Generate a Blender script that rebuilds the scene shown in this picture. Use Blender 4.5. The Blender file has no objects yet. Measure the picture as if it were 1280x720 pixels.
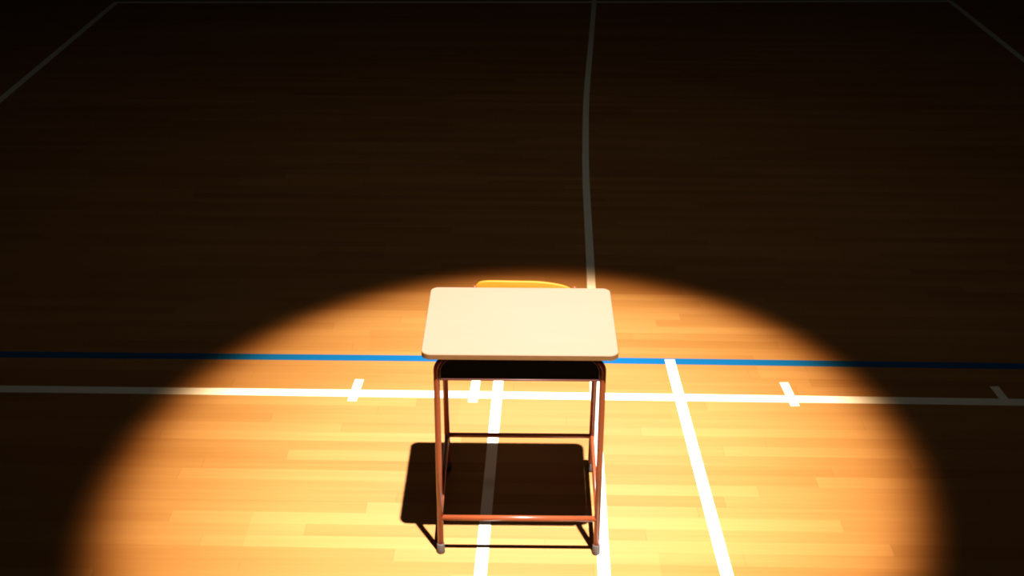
import bpy, bmesh, math
from mathutils import Vector, Matrix

scene = bpy.context.scene
COL = scene.collection

# ------------------------------------------------------------------ materials
def new_mat(name):
    m = bpy.data.materials.new(name)
    m.use_nodes = True
    nt = m.node_tree
    return m, nt, nt.nodes['Principled BSDF']

def mathn(nt, op, a, b=None, c=None):
    n = nt.nodes.new('ShaderNodeMath'); n.operation = op
    for i, v in enumerate((a, b, c)):
        if v is None: continue
        if isinstance(v, (int, float)): n.inputs[i].default_value = v
        else: nt.links.new(v, n.inputs[i])
    return n.outputs[0]

def mixc(nt, fac, a, b, mode='MIX'):
    n = nt.nodes.new('ShaderNodeMix'); n.data_type = 'RGBA'; n.blend_type = mode
    for i, v in ((0, fac), (6, a), (7, b)):
        if isinstance(v, (int, float)): n.inputs[i].default_value = v
        elif isinstance(v, tuple): n.inputs[i].default_value = (*v, 1)
        else: nt.links.new(v, n.inputs[i])
    return n.outputs[2]

def noise(nt, vec, scale, detail=3, rough=.5):
    n = nt.nodes.new('ShaderNodeTexNoise')
    n.inputs['Scale'].default_value = scale; n.inputs['Detail'].default_value = detail
    n.inputs['Roughness'].default_value = rough
    nt.links.new(vec, n.inputs['Vector'])
    return n.outputs['Fac']

def mapping(nt, vec, scale):
    n = nt.nodes.new('ShaderNodeMapping'); n.inputs['Scale'].default_value = scale
    nt.links.new(vec, n.inputs['Vector']); return n.outputs[0]

def simple(name, col, rough=.5, metal=0., var=.12, scale=25., stretch=(1, 1, 1), spec=.5, coat=0.):
    m, nt, b = new_mat(name)
    tc = nt.nodes.new('ShaderNodeTexCoord').outputs['Object']
    f = noise(nt, mapping(nt, tc, stretch), scale)
    dark = tuple(c * (1 - var) for c in col); light = tuple(min(1, c * (1 + var)) for c in col)
    nt.links.new(mixc(nt, f, dark, light), b.inputs['Base Color'])
    b.inputs['Roughness'].default_value = rough; b.inputs['Metallic'].default_value = metal
    b.inputs['Specular IOR Level'].default_value = spec
    b.inputs['Coat Weight'].default_value = coat
    return m

def floor_mat():
    m, nt, b = new_mat('gym_floor_wood')
    pos = nt.nodes.new('ShaderNodeNewGeometry').outputs['Position']
    s = nt.nodes.new('ShaderNodeSeparateXYZ'); nt.links.new(pos, s.inputs[0])
    x, y = s.outputs[0], s.outputs[1]
    # the boards run across, turned very slightly against the desk
    y = mathn(nt, 'ADD', y, mathn(nt, 'MULTIPLY', x, .011))
    H, L = .066, 1.15
    yr = mathn(nt, 'DIVIDE', y, H)
    row = mathn(nt, 'FLOOR', yr); fy = mathn(nt, 'FRACT', yr)
    def wn(a, bb=None):
        c = nt.nodes.new('ShaderNodeCombineXYZ'); nt.links.new(a, c.inputs[0])
        if bb is not None: nt.links.new(bb, c.inputs[1])
        w = nt.nodes.new('ShaderNodeTexWhiteNoise'); w.noise_dimensions = '3D'
        nt.links.new(c.outputs[0], w.inputs['Vector']); return w.outputs['Value']
    r1 = wn(row)
    xr = mathn(nt, 'ADD', mathn(nt, 'DIVIDE', x, L), mathn(nt, 'MULTIPLY', r1, 7.3))
    col = mathn(nt, 'FLOOR', xr); fx = mathn(nt, 'FRACT', xr)
    tone = wn(row, col)
    # wider bundles of boards share a shade
    row3 = mathn(nt, 'FLOOR', mathn(nt, 'DIVIDE', row, 3.))
    col3 = mathn(nt, 'FLOOR', mathn(nt, 'ADD', mathn(nt, 'DIVIDE', x, 2.3), mathn(nt, 'MULTIPLY', wn(row3), 5.)))
    tone3 = wn(row3, col3)
    tone = mathn(nt, 'ADD', mathn(nt, 'MULTIPLY', tone, .62), mathn(nt, 'MULTIPLY', tone3, .38))
    gr = noise(nt, mapping(nt, pos, (.7, 38, 1)), 1.6, 5, .6)
    gr2 = noise(nt, mapping(nt, pos, (.5, 9, 1)), 1.0, 3, .5)
    t = mathn(nt, 'ADD', mathn(nt, 'MULTIPLY', tone, .50),
              mathn(nt, 'ADD', mathn(nt, 'MULTIPLY', gr, .33), mathn(nt, 'MULTIPLY', gr2, .43)))
    cr = nt.nodes.new('ShaderNodeValToRGB'); e = cr.color_ramp.elements
    e[0].position = .22; e[0].color = (*FLOOR_A, 1)
    e[1].position = .95; e[1].color = (*FLOOR_B, 1)
    nt.links.new(t, cr.inputs[0])
    # seams
    dy = mathn(nt, 'MINIMUM', fy, mathn(nt, 'SUBTRACT', 1., fy))
    dx = mathn(nt, 'MINIMUM', fx, mathn(nt, 'SUBTRACT', 1., fx))
    sy = mathn(nt, 'MULTIPLY', mathn(nt, 'LESS_THAN', dy, .018), mathn(nt, 'GREATER_THAN', r1, .55))
    sx = mathn(nt, 'LESS_THAN', dx, .0012)
    seam = mathn(nt, 'MULTIPLY', mathn(nt, 'MAXIMUM', sy, sx), .2)
    out = mixc(nt, seam, cr.outputs[0], (.09, .03, .008))
    nt.links.new(out, b.inputs['Base Color'])
    b.inputs['Roughness'].default_value = .42
    b.inputs['Specular IOR Level'].default_value = .06
    return m

FLOOR_A = (.232, .095, .026)
FLOOR_B = (.360, .180, .064)
M = {}
M['floor'] = floor_mat()
M['white'] = simple('white_court_paint', (.80, .77, .70), .5, var=.04, scale=6)
M['blue'] = simple('blue_court_paint', (.0005, .078, .245), .6, var=.1, scale=6, spec=.15)
M['top'] = simple('cream_laminate', (.215, .131, .087), .45, var=.03, scale=4, stretch=(1, 6, 1), spec=.3)
M['edge'] = simple('wood_edging', (.17, .075, .022), .5, var=.2, scale=30, stretch=(1, 1, 6))
M['tube'] = simple('brown_painted_steel', (.21, .042, .013), .30, var=.10, scale=30, spec=.5)
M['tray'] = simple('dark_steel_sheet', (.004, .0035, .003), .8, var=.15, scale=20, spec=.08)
M['lip'] = simple('dark_folded_edge', (.07, .020, .013), .5, var=.1, scale=30, spec=.3)
M['under'] = simple('dark_bounce_cut', (.03, .015, .008), .8, var=.15, scale=20, spec=.1)  # kept dark so less light bounces back into the desk's shadow
M['rubber'] = simple('grey_rubber', (.07, .052, .05), .7, var=.15, scale=60)
M['ply'] = simple('orange_plywood', (.46, .165, .014), .5, var=.14, scale=14, stretch=(1, 8, 8), spec=.3)
M['screw'] = simple('screw_steel', (.45, .43, .40), .3, metal=1., var=.05)

# ------------------------------------------------------------------ mesh helpers
def link(name, bm, mat, parent=None, smooth=True, bevel=0., label=None):
    me = bpy.data.meshes.new(name)
    bmesh.ops.recalc_face_normals(bm, faces=bm.faces)
    bm.to_mesh(me); bm.free()
    for m in (mat if isinstance(mat, (list, tuple)) else [mat]): me.materials.append(m)
    o = bpy.data.objects.new(name, me); COL.objects.link(o)
    for p in me.polygons: p.use_smooth = smooth
    if bevel:
        md = o.modifiers.new('bevel', 'BEVEL'); md.width = bevel; md.segments = 3
        md.limit_method = 'ANGLE'; md.angle_limit = math.radians(50)
        md.harden_normals = False
    if parent: o.parent = parent
    if label: o['label'] = label
    return o

def thing(name, label, cat, loc=(0, 0, 0), rz=0, group=None):
    o = bpy.data.objects.new(name, None); COL.objects.link(o)
    o.empty_display_size = .1
    o.location = loc; o.rotation_euler = (0, 0, rz)
    o['label'] = label; o['category'] = cat
    if group: o['group'] = group
    return o

def tube(bm, pts, r, seg=20, cap=True):
    pts = [Vector(p) for p in pts]; n = len(pts); rings = []
    d0 = (pts[1] - pts[0]).normalized()
    up = Vector((0, 0, 1)) if abs(d0.z) < .9 else Vector((0, 1, 0))
    u = d0.cross(up).normalized()
    rr = r if isinstance(r, (list, tuple)) else [r] * n
    for i, p in enumerate(pts):
        if i == 0: d = pts[1] - pts[0]
        elif i == n - 1: d = pts[-1] - pts[-2]
        else: d = (pts[i + 1] - p).normalized() + (p - pts[i - 1]).normalized()
        d.normalize(); u = (u - d * u.dot(d)).normalized(); v = d.cross(u)
        rings.append([bm.verts.new(p + (u * math.cos(a) + v * math.sin(a)) * rr[i])
                      for a in [2 * math.pi * k / seg for k in range(seg)]])
    for a, b in zip(rings, rings[1:]):
        for k in range(seg):
            bm.faces.new((a[k], a[(k + 1) % seg], b[(k + 1) % seg], b[k]))
    if cap:
        bm.faces.new(rings[0][::-1]); bm.faces.new(rings[-1])

def arc(c, a, b, n=8):
    """points of the bend between directions: centre c, from c+a to c+b (a, b orthogonal)"""
    c, a, b = Vector(c), Vector(a), Vector(b)
    return [c + a * math.cos(t) + b * math.sin(t) for t in [math.pi / 2 * i / n for i in range(n + 1)]]

def box(bm, x0, x1, y0, y1, z0, z1):
    v = [bm.verts.new((x, y, z)) for x in (x0, x1) for y in (y0, y1) for z in (z0, z1)]
    for f in ((0, 1, 3, 2), (4, 6, 7, 5), (0, 4, 5, 1), (2, 3, 7, 6), (0, 2, 6, 4), (1, 5, 7, 3)):
        bm.faces.new([v[i] for i in f])

def rounded(w, d, r, n=10):
    out = []
    for cx, cy, a0 in ((w - r, d - r, 0), (-w + r, d - r, 90), (-w + r, -d + r, 180), (w - r, -d + r, 270)):
        for i in range(n + 1):
            a = math.radians(a0 + 90 * i / n); out.append((cx + r * math.cos(a), cy + r * math.sin(a)))
    return out

def slab(bm, outline_rings):
    """outline_rings: list of lists of 3-D points, bottom to top"""
    rings = [[bm.verts.new(p) for p in ring] for ring in outline_rings]
    n = len(rings[0])
    for a, b in zip(rings, rings[1:]):
        for k in range(n): bm.faces.new((a[k], a[(k + 1) % n], b[(k + 1) % n], b[k]))
    bm.faces.new(rings[0][::-1]); bm.faces.new(rings[-1])

# ------------------------------------------------------------------ floor with painted court lines
bm = bmesh.new()
box(bm, -11, 11, -7, 15, -.06, 0)
floor = link('floor', bm, M['floor'], smooth=False)
floor['kind'] = 'structure'
floor['label'] = 'varnished orange wooden gym floor with painted court lines'
floor['category'] = 'floor'

M['wall'] = simple('painted_gym_wall', (.30, .27, .21), .7, var=.05, scale=3, spec=.2)
for nm, b in (('wall_back', (-11.2, 11.2, 15, 15.2, -.06, 11)), ('wall_left', (-11.2, -11, -7, 15, -.06, 11)), ('wall_right', (11, 11.2, -7, 15, -.06, 11))):
    bm = bmesh.new(); box(bm, *b)
    wl = link(nm, bm, M['wall'], smooth=False); wl['kind'] = 'structure'

def strip(pts, w, z, mat, label):
    """a painted line: a thin film following a polyline on the floor"""
    P = [Vector((p[0], p[1], 0)) for p in pts]
    bm = bmesh.new(); L = []; R_ = []
    for i, p in enumerate(P):
        d = (P[min(i + 1, len(P) - 1)] - P[max(i - 1, 0)]).normalized()
        nrm = Vector((-d.y, d.x, 0)) * w / 2
        L.append(p + nrm); R_.append(p - nrm)
    top = [bm.verts.new((q.x, q.y, z)) for q in L + R_[::-1]]
    bot = [bm.verts.new((q.x, q.y, -.0005)) for q in L + R_[::-1]]
    n = len(L); N = 2 * n
    for i in range(n - 1):
        bm.faces.new((top[i], top[i + 1], top[N - 2 - i], top[N - 1 - i]))
        bm.faces.new((bot[i], bot[i + 1], bot[N - 2 - i], bot[N - 1 - i]))
    for i in range(N): bm.faces.new((top[i], top[(i + 1) % N], bot[(i + 1) % N], bot[i]))
    return link('court_line', bm, mat, floor, smooth=False, label=label)

def smoothpts(pts, n=6):
    P = [Vector(p) for p in pts]; out = []
    for i in range(len(P) - 1):
        a, b, c, d = P[max(i - 1, 0)], P[i], P[i + 1], P[min(i + 2, len(P) - 1)]
        for k in range(n):
            t = k / n
            out.append(.5 * ((2 * b) + (c - a) * t + (2 * a - 5 * b + 4 * c - d) * t * t + (3 * b - a - 3 * c + d) * t ** 3))
    out.append(P[-1]); return [(p.x, p.y) for p in out]

strip([(-9, 1.185), (-2.2, 1.136), (0, 1.128), (2.12, 1.100), (9, 1.01)], .052, .0006, M['blue'], 'blue court line crossing behind the desk')
strip([(-9, .905), (-2.1, .842), (-1.07, .834), (.676, .816), (2.02, .799), (9, .72)], .054, .0008, M['white'], 'long white line just in front of the blue line')
strip([(-.084, 1.10), (-.122, -.333), (-.17, -2.2), (-.22, -5)], .040, .0010, M['white'], 'white line passing under the desk')
strip(smoothpts([(.649, 8.0), (.534, 6.294), (.447, 4.986), (.397, 3.953), (.372, 3.31), (.358, 2.755), (.336, 1.87), (.306, .92), (.276, -.33), (.24, -2.2), (.19, -5)]),
      .040, .0012, M['white'], 'long gently curved white line running to the far side')
strip([(.634, 1.135), (.671, -.321), (.72, -2.2), (.79, -5)], .042, .0011, M['white'], 'white line on the floor right of the desk')
strip([(-3.40, -2.5), (-3.587, 4.806), (-3.66, 7.80)], .05, .0010, M['white'], 'left side line in the dark')
strip([(3.80, -2.5), (3.849, 6.011), (3.89, 8.02)], .05, .0010, M['white'], 'right side line in the dark')
strip([(-3.68, 7.80), (.62, 7.92), (3.91, 8.04)], .06, .0008, M['white'], 'far cross line in the dark')
for x0, y0, x1, y1 in ((-.660, .942, -.670, .768), (-.180, .942, -.188, .765), (1.083, .945, 1.094, .755), (1.938, .925, 1.946, .80)):
    strip([(x0, y0), (x1, y1)], .036, .0013, M['white'], 'short white tick across the long white line')

# ------------------------------------------------------------------ desk
desk = thing('school_desk', 'school desk with cream top and brown steel legs standing in the spotlight', 'desk')
HW, HD, H = .300, .2386, .7548
TH = .019
bm = bmesh.new()
def ring(inset, z): return [(x, y, z) for x, y in rounded(HW - inset, HD - inset, .028 - inset * .8)]
slab(bm, [ring(.0015, H - TH), ring(0, H - TH + .0015), ring(0, H - .0022), ring(.0012, H - .0008)])
top = link('tabletop', bm, M['edge'], desk, smooth=False, label='wooden tabletop edge')
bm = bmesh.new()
slab(bm, [ring(.003, H - TH - .0006), ring(.003, H - TH + .0004)])  # added unseen sheet, deepens the shade below the tabletop
link('bounce_cut_sheet', bm, M['under'], top, smooth=False, label='unseen dark sheet added under the top to cut bounced light')
bm = bmesh.new()
slab(bm, [ring(.0012, H - .0009), ring(.0014, H - .0002), ring(.0022, H)])
link('laminate_surface', bm, M['top'], top, smooth=False, label='smooth cream laminate writing surface')

TR = .0100
XF, YF = .2555, -.2085
XR, YR = .2590, .283
ZT = H - TH - TR - .0005            # axis height of the top frame tubes
BR = .042
def rubber(parent, x, y, dx=0, dy=0):
    bm = bmesh.new()
    tube(bm, [(x, y, 0), (x, y, .003), (x + dx * .03, y + dy * .03, .034), (x + dx * .036, y + dy * .036, .037)], [.0125, .0135, .0125, .0112])
    link('rubber_foot', bm, M['rubber'], parent, label='grey rubber foot cap')
for s in (-1, 1):
    # front leg: up from the floor, bends inward under the tabletop
    bm = bmesh.new()
    c = (s * (XF - BR), YF, ZT - BR)
    pts = [(s * XF, YF, .012), (s * XF, YF, .35)] + arc(c, (s * BR, 0, 0), (0, 0, BR)) + [(s * (XF - BR - .03), YF, ZT)]
    tube(bm, pts, TR)
    lg = link('leg', bm, M['tube'], desk)
    rubber(lg, s * XF, YF)
    # rear leg, leaning slightly backwards, bends forward into the side of the top frame
    bm = bmesh.new()
    yt = .205; zt = ZT - .04
    ddy = (yt - YR) / zt
    pts = [(s * XR, YR + ddy * .012, .012), (s * XR, yt + .006, zt - .06)] + arc((s * XR, yt - .04, zt), (0, .04, 0), (0, 0, .04)) + [(s * XR, yt - .07, ZT)]
    tube(bm, pts, TR)
    lg = link('leg', bm, M['tube'], desk)
    rubber(lg, s * XR, YR, 0, ddy)
    # upper side rail under the tabletop
    bm = bmesh.new()
    tube(bm, [(s * XR, yt - .06, ZT), (s * (XR - .002), 0, ZT), (s * (XF - .004), YF + .012, ZT)], TR * .95)
    link('top_rail', bm, M['tube'], desk)
    # low side rail joining front and rear legs
    bm = bmesh.new()
    yj = YR + ddy * .158
    tube(bm, [(s * XF, YF + .006, .137), (s * XR, yj, .158), (s * XR, yj + .038, .160), (s * XR, yj + .042, .160)], [.0078, .0078, .0078, .005])
    link('side_rail', bm, M['tube'], desk)
bm = bmesh.new()
tube(bm, [(-XF + BR + .02, YF, ZT), (XF - BR - .02, YF, ZT)], TR * .98)
link('top_rail', bm, M['tube'], desk)
bm = bmesh.new()
tube(bm, [(-XF + .004, YF, .137), (XF - .004, YF, .137)], .0092)
link('stretcher', bm, M['tube'], desk, label='front crossbar between the front legs')
bm = bmesh.new()
tube(bm, [(-XR + .004, yj, .158), (XR - .004, yj, .158)], .0085)
link('stretcher', bm, M['tube'], desk, label='rear crossbar between the rear legs')

# book tray: bent sheet box open towards the chair, closed towards the camera
bm = bmesh.new()
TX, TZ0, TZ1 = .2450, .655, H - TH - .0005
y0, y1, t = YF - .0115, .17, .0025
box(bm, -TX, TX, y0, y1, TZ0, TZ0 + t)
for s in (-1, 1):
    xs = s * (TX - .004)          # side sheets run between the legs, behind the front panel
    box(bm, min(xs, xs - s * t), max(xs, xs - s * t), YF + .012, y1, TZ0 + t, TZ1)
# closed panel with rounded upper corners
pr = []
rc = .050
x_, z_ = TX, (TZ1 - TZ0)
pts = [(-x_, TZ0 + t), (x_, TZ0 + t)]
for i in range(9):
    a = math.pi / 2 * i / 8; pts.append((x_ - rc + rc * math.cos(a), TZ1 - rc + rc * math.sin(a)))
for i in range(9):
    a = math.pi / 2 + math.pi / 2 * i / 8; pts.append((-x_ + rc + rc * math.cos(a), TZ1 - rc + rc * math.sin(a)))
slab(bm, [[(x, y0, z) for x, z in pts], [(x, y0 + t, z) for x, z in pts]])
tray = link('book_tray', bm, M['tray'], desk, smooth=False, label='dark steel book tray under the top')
bm = bmesh.new()
rp = [(-TX + .001, y0 - .001, TZ0 + .004)] + [Vector((-p.x, p.y, p.z)) for p in arc((TX - .001 - .049, y0 - .001, TZ1 - .001 - .049), (.049, 0, 0), (0, 0, .049))]
rp2 = [(-p[0], p[1], p[2]) for p in rp]
tube(bm, rp, .0022, 10)
tube(bm, rp2, .0022, 10)
tube(bm, [(-TX + .001, y0 - .001, TZ0 + .003), (TX - .001, y0 - .001, TZ0 + .003)], .0030, 10)
link('tray_lip', bm, M['lip'], tray, label='folded brown lip along the tray')

# ------------------------------------------------------------------ small chair behind the desk
chair = thing('school_chair', 'low orange plywood school chair behind the desk, only its back top showing', 'chair', (.016, .955, 0), math.radians(-.3))
ZB = .449
# backrest: curved plywood panel, its back towards the desk
bm = bmesh.new()
nx, hw = 28, .194
def back_pt(u, z, side):          # u in -1..1
    y = -.006 + .008 * u * u - .10 * (z - ZB) * -.55
    return Vector((u * hw, y + side, z))
front, back = [], []
for i in range(nx + 1):
    u = -1 + 2 * i / nx
    tt = max(0., 1 - abs(u) ** 7)
    zt = ZB - .022 * (1 - tt ** .5) - (.026 * (max(0, u - .12) / .88) ** 1.7)
    zb = ZB - .135 + .022 * (1 - tt ** .5)
    front.append([back_pt(u, zb + (zt - zb) * j / 6, .0055) for j in range(7)])
    back.append([back_pt(u, zb + (zt - zb) * j / 6, -.0055) for j in range(7)])
vf = [[bm.verts.new(p) for p in r] for r in front]; vb = [[bm.verts.new(p) for p in r] for r in back]
for i in range(nx):
    for j in range(6):
        bm.faces.new((vf[i][j], vf[i + 1][j], vf[i + 1][j + 1], vf[i][j + 1]))
        bm.faces.new((vb[i][j], vb[i][j + 1], vb[i + 1][j + 1], vb[i + 1][j]))
    bm.faces.new((vf[i][6], vf[i + 1][6], vb[i + 1][6], vb[i][6]))
    bm.faces.new((vf[i][0], vb[i][0], vb[i + 1][0], vf[i + 1][0]))
for i in (0, nx):
    for j in range(6): bm.faces.new((vf[i][j], vf[i][j + 1], vb[i][j + 1], vb[i][j]))
bk = link('backrest', bm, M['ply'], chair, bevel=.003)
# seat
bm = bmesh.new()
zs = .245
rings = []
for dz, ins in ((-.011, .002), (-.009, 0), (-.001, 0), (0, .002)):
    rings.append([(x, y + .145, zs + dz - .010 * math.exp(-((y + .02) / .09) ** 2) * (1 - (x / .18) ** 2) - (.012 * max(0, y / .125) ** 3))
                  for x, y in rounded(.170 - ins, .125 - ins, .035)])
slab(bm, rings)
link('seat', bm, M['ply'], chair, bevel=.0)
CR = .0085
for s in (-1, 1):
    bm = bmesh.new()             # rear leg runs on up as the back post
    tube(bm, [(s * .168, .012, .012), (s * .168, .014, .13), (s * .168, .012, .24), (s * .180, -.002, .33), (s * .188, -.008, .38), (s * .1975, -.006, .418), (s * .1995, -.006, .4255), (s * .2000, -.006, .4275)], [CR] * 7 + [CR * .5])
    lg = link('leg', bm, M['tube'], chair)
    bm = bmesh.new(); tube(bm, [(s * .168, .012, 0), (s * .168, .012, .003), (s * .168, .012, .025)], [.0105, .0115, .0105])
    link('rubber_foot', bm, M['rubber'], lg)
    bm = bmesh.new()             # front leg bends into the seat rail
    pts = [(s * .160, .255, .012), (s * .158, .250, .12)] + arc((s * .158, .222, zs - .022 - .026), (0, .026, 0), (0, 0, .026)) + [(s * .160, .12, zs - .022), (s * .167, .020, zs - .020)]
    tube(bm, pts, CR)
    lg = link('leg', bm, M['tube'], chair)
    bm = bmesh.new(); tube(bm, [(s * .160, .255, 0), (s * .160, .255, .003), (s * .160, .2545, .025)], [.0105, .0115, .0105])
    link('rubber_foot', bm, M['rubber'], lg)
    bm = bmesh.new()
    tube(bm, [(s * .168, .014, .09), (s * .159, .252, .09)], .0065)
    link('side_rail', bm, M['tube'], chair)
bm = bmesh.new(); tube(bm, [(-.166, .014, zs - .021), (.166, .014, zs - .021)], .0065)
link('stretcher', bm, M['tube'], chair)
bm = bmesh.new(); tube(bm, [(-.156, .232, zs - .021), (.156, .232, zs - .021)], .0065)
link('stretcher', bm, M['tube'], chair)

# ------------------------------------------------------------------ light
LPOS = Vector((1.0484, -2.5753, 10.0482)); LTGT = Vector((.01, .26, 0))
ld = bpy.data.lights.new('spotlight_lamp', 'SPOT')
ld.energy = 28000; ld.color = (1, 1, 1)
ld.spot_size = math.radians(24); ld.spot_blend = .0
ld.shadow_soft_size = .07
ld.use_nodes = True
nt = ld.node_tree
em = next(n for n in nt.nodes if n.type == 'EMISSION')
tc = nt.nodes.new('ShaderNodeTexCoord')
sp = nt.nodes.new('ShaderNodeSeparateXYZ'); nt.links.new(tc.outputs['Normal'], sp.inputs[0])
lx = mathn(nt, 'DIVIDE', sp.outputs[0], sp.outputs[2]); ly = mathn(nt, 'DIVIDE', sp.outputs[1], sp.outputs[2])
q = mathn(nt, 'ADD', mathn(nt, 'MULTIPLY', mathn(nt, 'MULTIPLY', lx, lx), 50.04),
          mathn(nt, 'ADD', mathn(nt, 'MULTIPLY', mathn(nt, 'MULTIPLY', lx, ly), -8.95),
                mathn(nt, 'MULTIPLY', mathn(nt, 'MULTIPLY', ly, ly), 40.94)))
rad = mathn(nt, 'DIVIDE', mathn(nt, 'SQRT', q), 1.232)
cr = nt.nodes.new('ShaderNodeValToRGB'); nt.links.new(rad, cr.inputs[0])
cr.color_ramp.interpolation = 'LINEAR'
# the lens throws a slightly oval disc, brightest in its middle, with a soft warmer rim
PROFILE = [(0.0, 1., 1., 1.), (.31, .97, .95, .90), (.52, .90, .87, .70), (.663, .76, .70, .52), (.80, .62, .53, .35),
           (.876, .52, .42, .26), (.945, .27, .17, .085), (.985, .075, .040, .016), (1.03, .0, .0, .0)]
el = cr.color_ramp.elements
for i, (p, r, g, b) in enumerate(PROFILE):
    e = el[i] if i < 2 else el.new(p / 1.25)
    e.position = p / 1.25; e.color = (r, g, b, 1)
nt.links.new(cr.outputs[0], em.inputs['Color'])
lo = bpy.data.objects.new('spotlight_lamp', ld); COL.objects.link(lo)
lax = (LTGT - LPOS).normalized(); lz = -lax
lxv = Vector((1, 0, 0)); lxv = (lxv - lz * lxv.dot(lz)).normalized(); lyv = lz.cross(lxv)
lo.matrix_world = Matrix(((lxv.x, lyv.x, lz.x, LPOS.x), (lxv.y, lyv.y, lz.y, LPOS.y), (lxv.z, lyv.z, lz.z, LPOS.z), (0, 0, 0, 1)))

# added fill over the court: stands in for dim ambient light and its falloff
ad = bpy.data.lights.new('ambient_fill', 'AREA')
ad.shape = 'DISK'; ad.size = 2.5; ad.energy = 11.5; ad.color = (.97, .91, .73)
ao = bpy.data.objects.new('ambient_fill', ad); COL.objects.link(ao); ao.location = (.2, 2.4, 4.6)

w = bpy.data.worlds.new('world'); scene.world = w; w.use_nodes = True
bg = w.node_tree.nodes['Background']
bg.inputs['Color'].default_value = (1, .9, .75, 1); bg.inputs['Strength'].default_value = .004

# ------------------------------------------------------------------ camera
F, PITCH, ROLL, YAW = 1596.4828, .4403, .0038, -.0082
fw = Vector((math.sin(YAW) * math.cos(PITCH), math.cos(YAW) * math.cos(PITCH), -math.sin(PITCH)))
r = Vector((math.cos(YAW), -math.sin(YAW), 0)); u = r.cross(fw)
r2 = r * math.cos(ROLL) + u * math.sin(ROLL); u2 = r2.cross(fw)
cd = bpy.data.cameras.new('camera'); cam = bpy.data.objects.new('camera', cd); COL.objects.link(cam)
cd.sensor_width = 36; cd.lens = 36 * F / 1280; cd.clip_end = 100
cam.matrix_world = Matrix(((r2.x, u2.x, -fw.x, .0034), (r2.y, u2.y, -fw.y, -3.6447), (r2.z, u2.z, -fw.z, 2.583), (0, 0, 0, 1)))
scene.camera = cam

vs = scene.view_settings
vs.view_transform = 'Standard'; vs.look = 'None'; vs.gamma = 1; vs.exposure = 0
vs.use_curve_mapping = False
scene.cycles.filter_width = 2.0
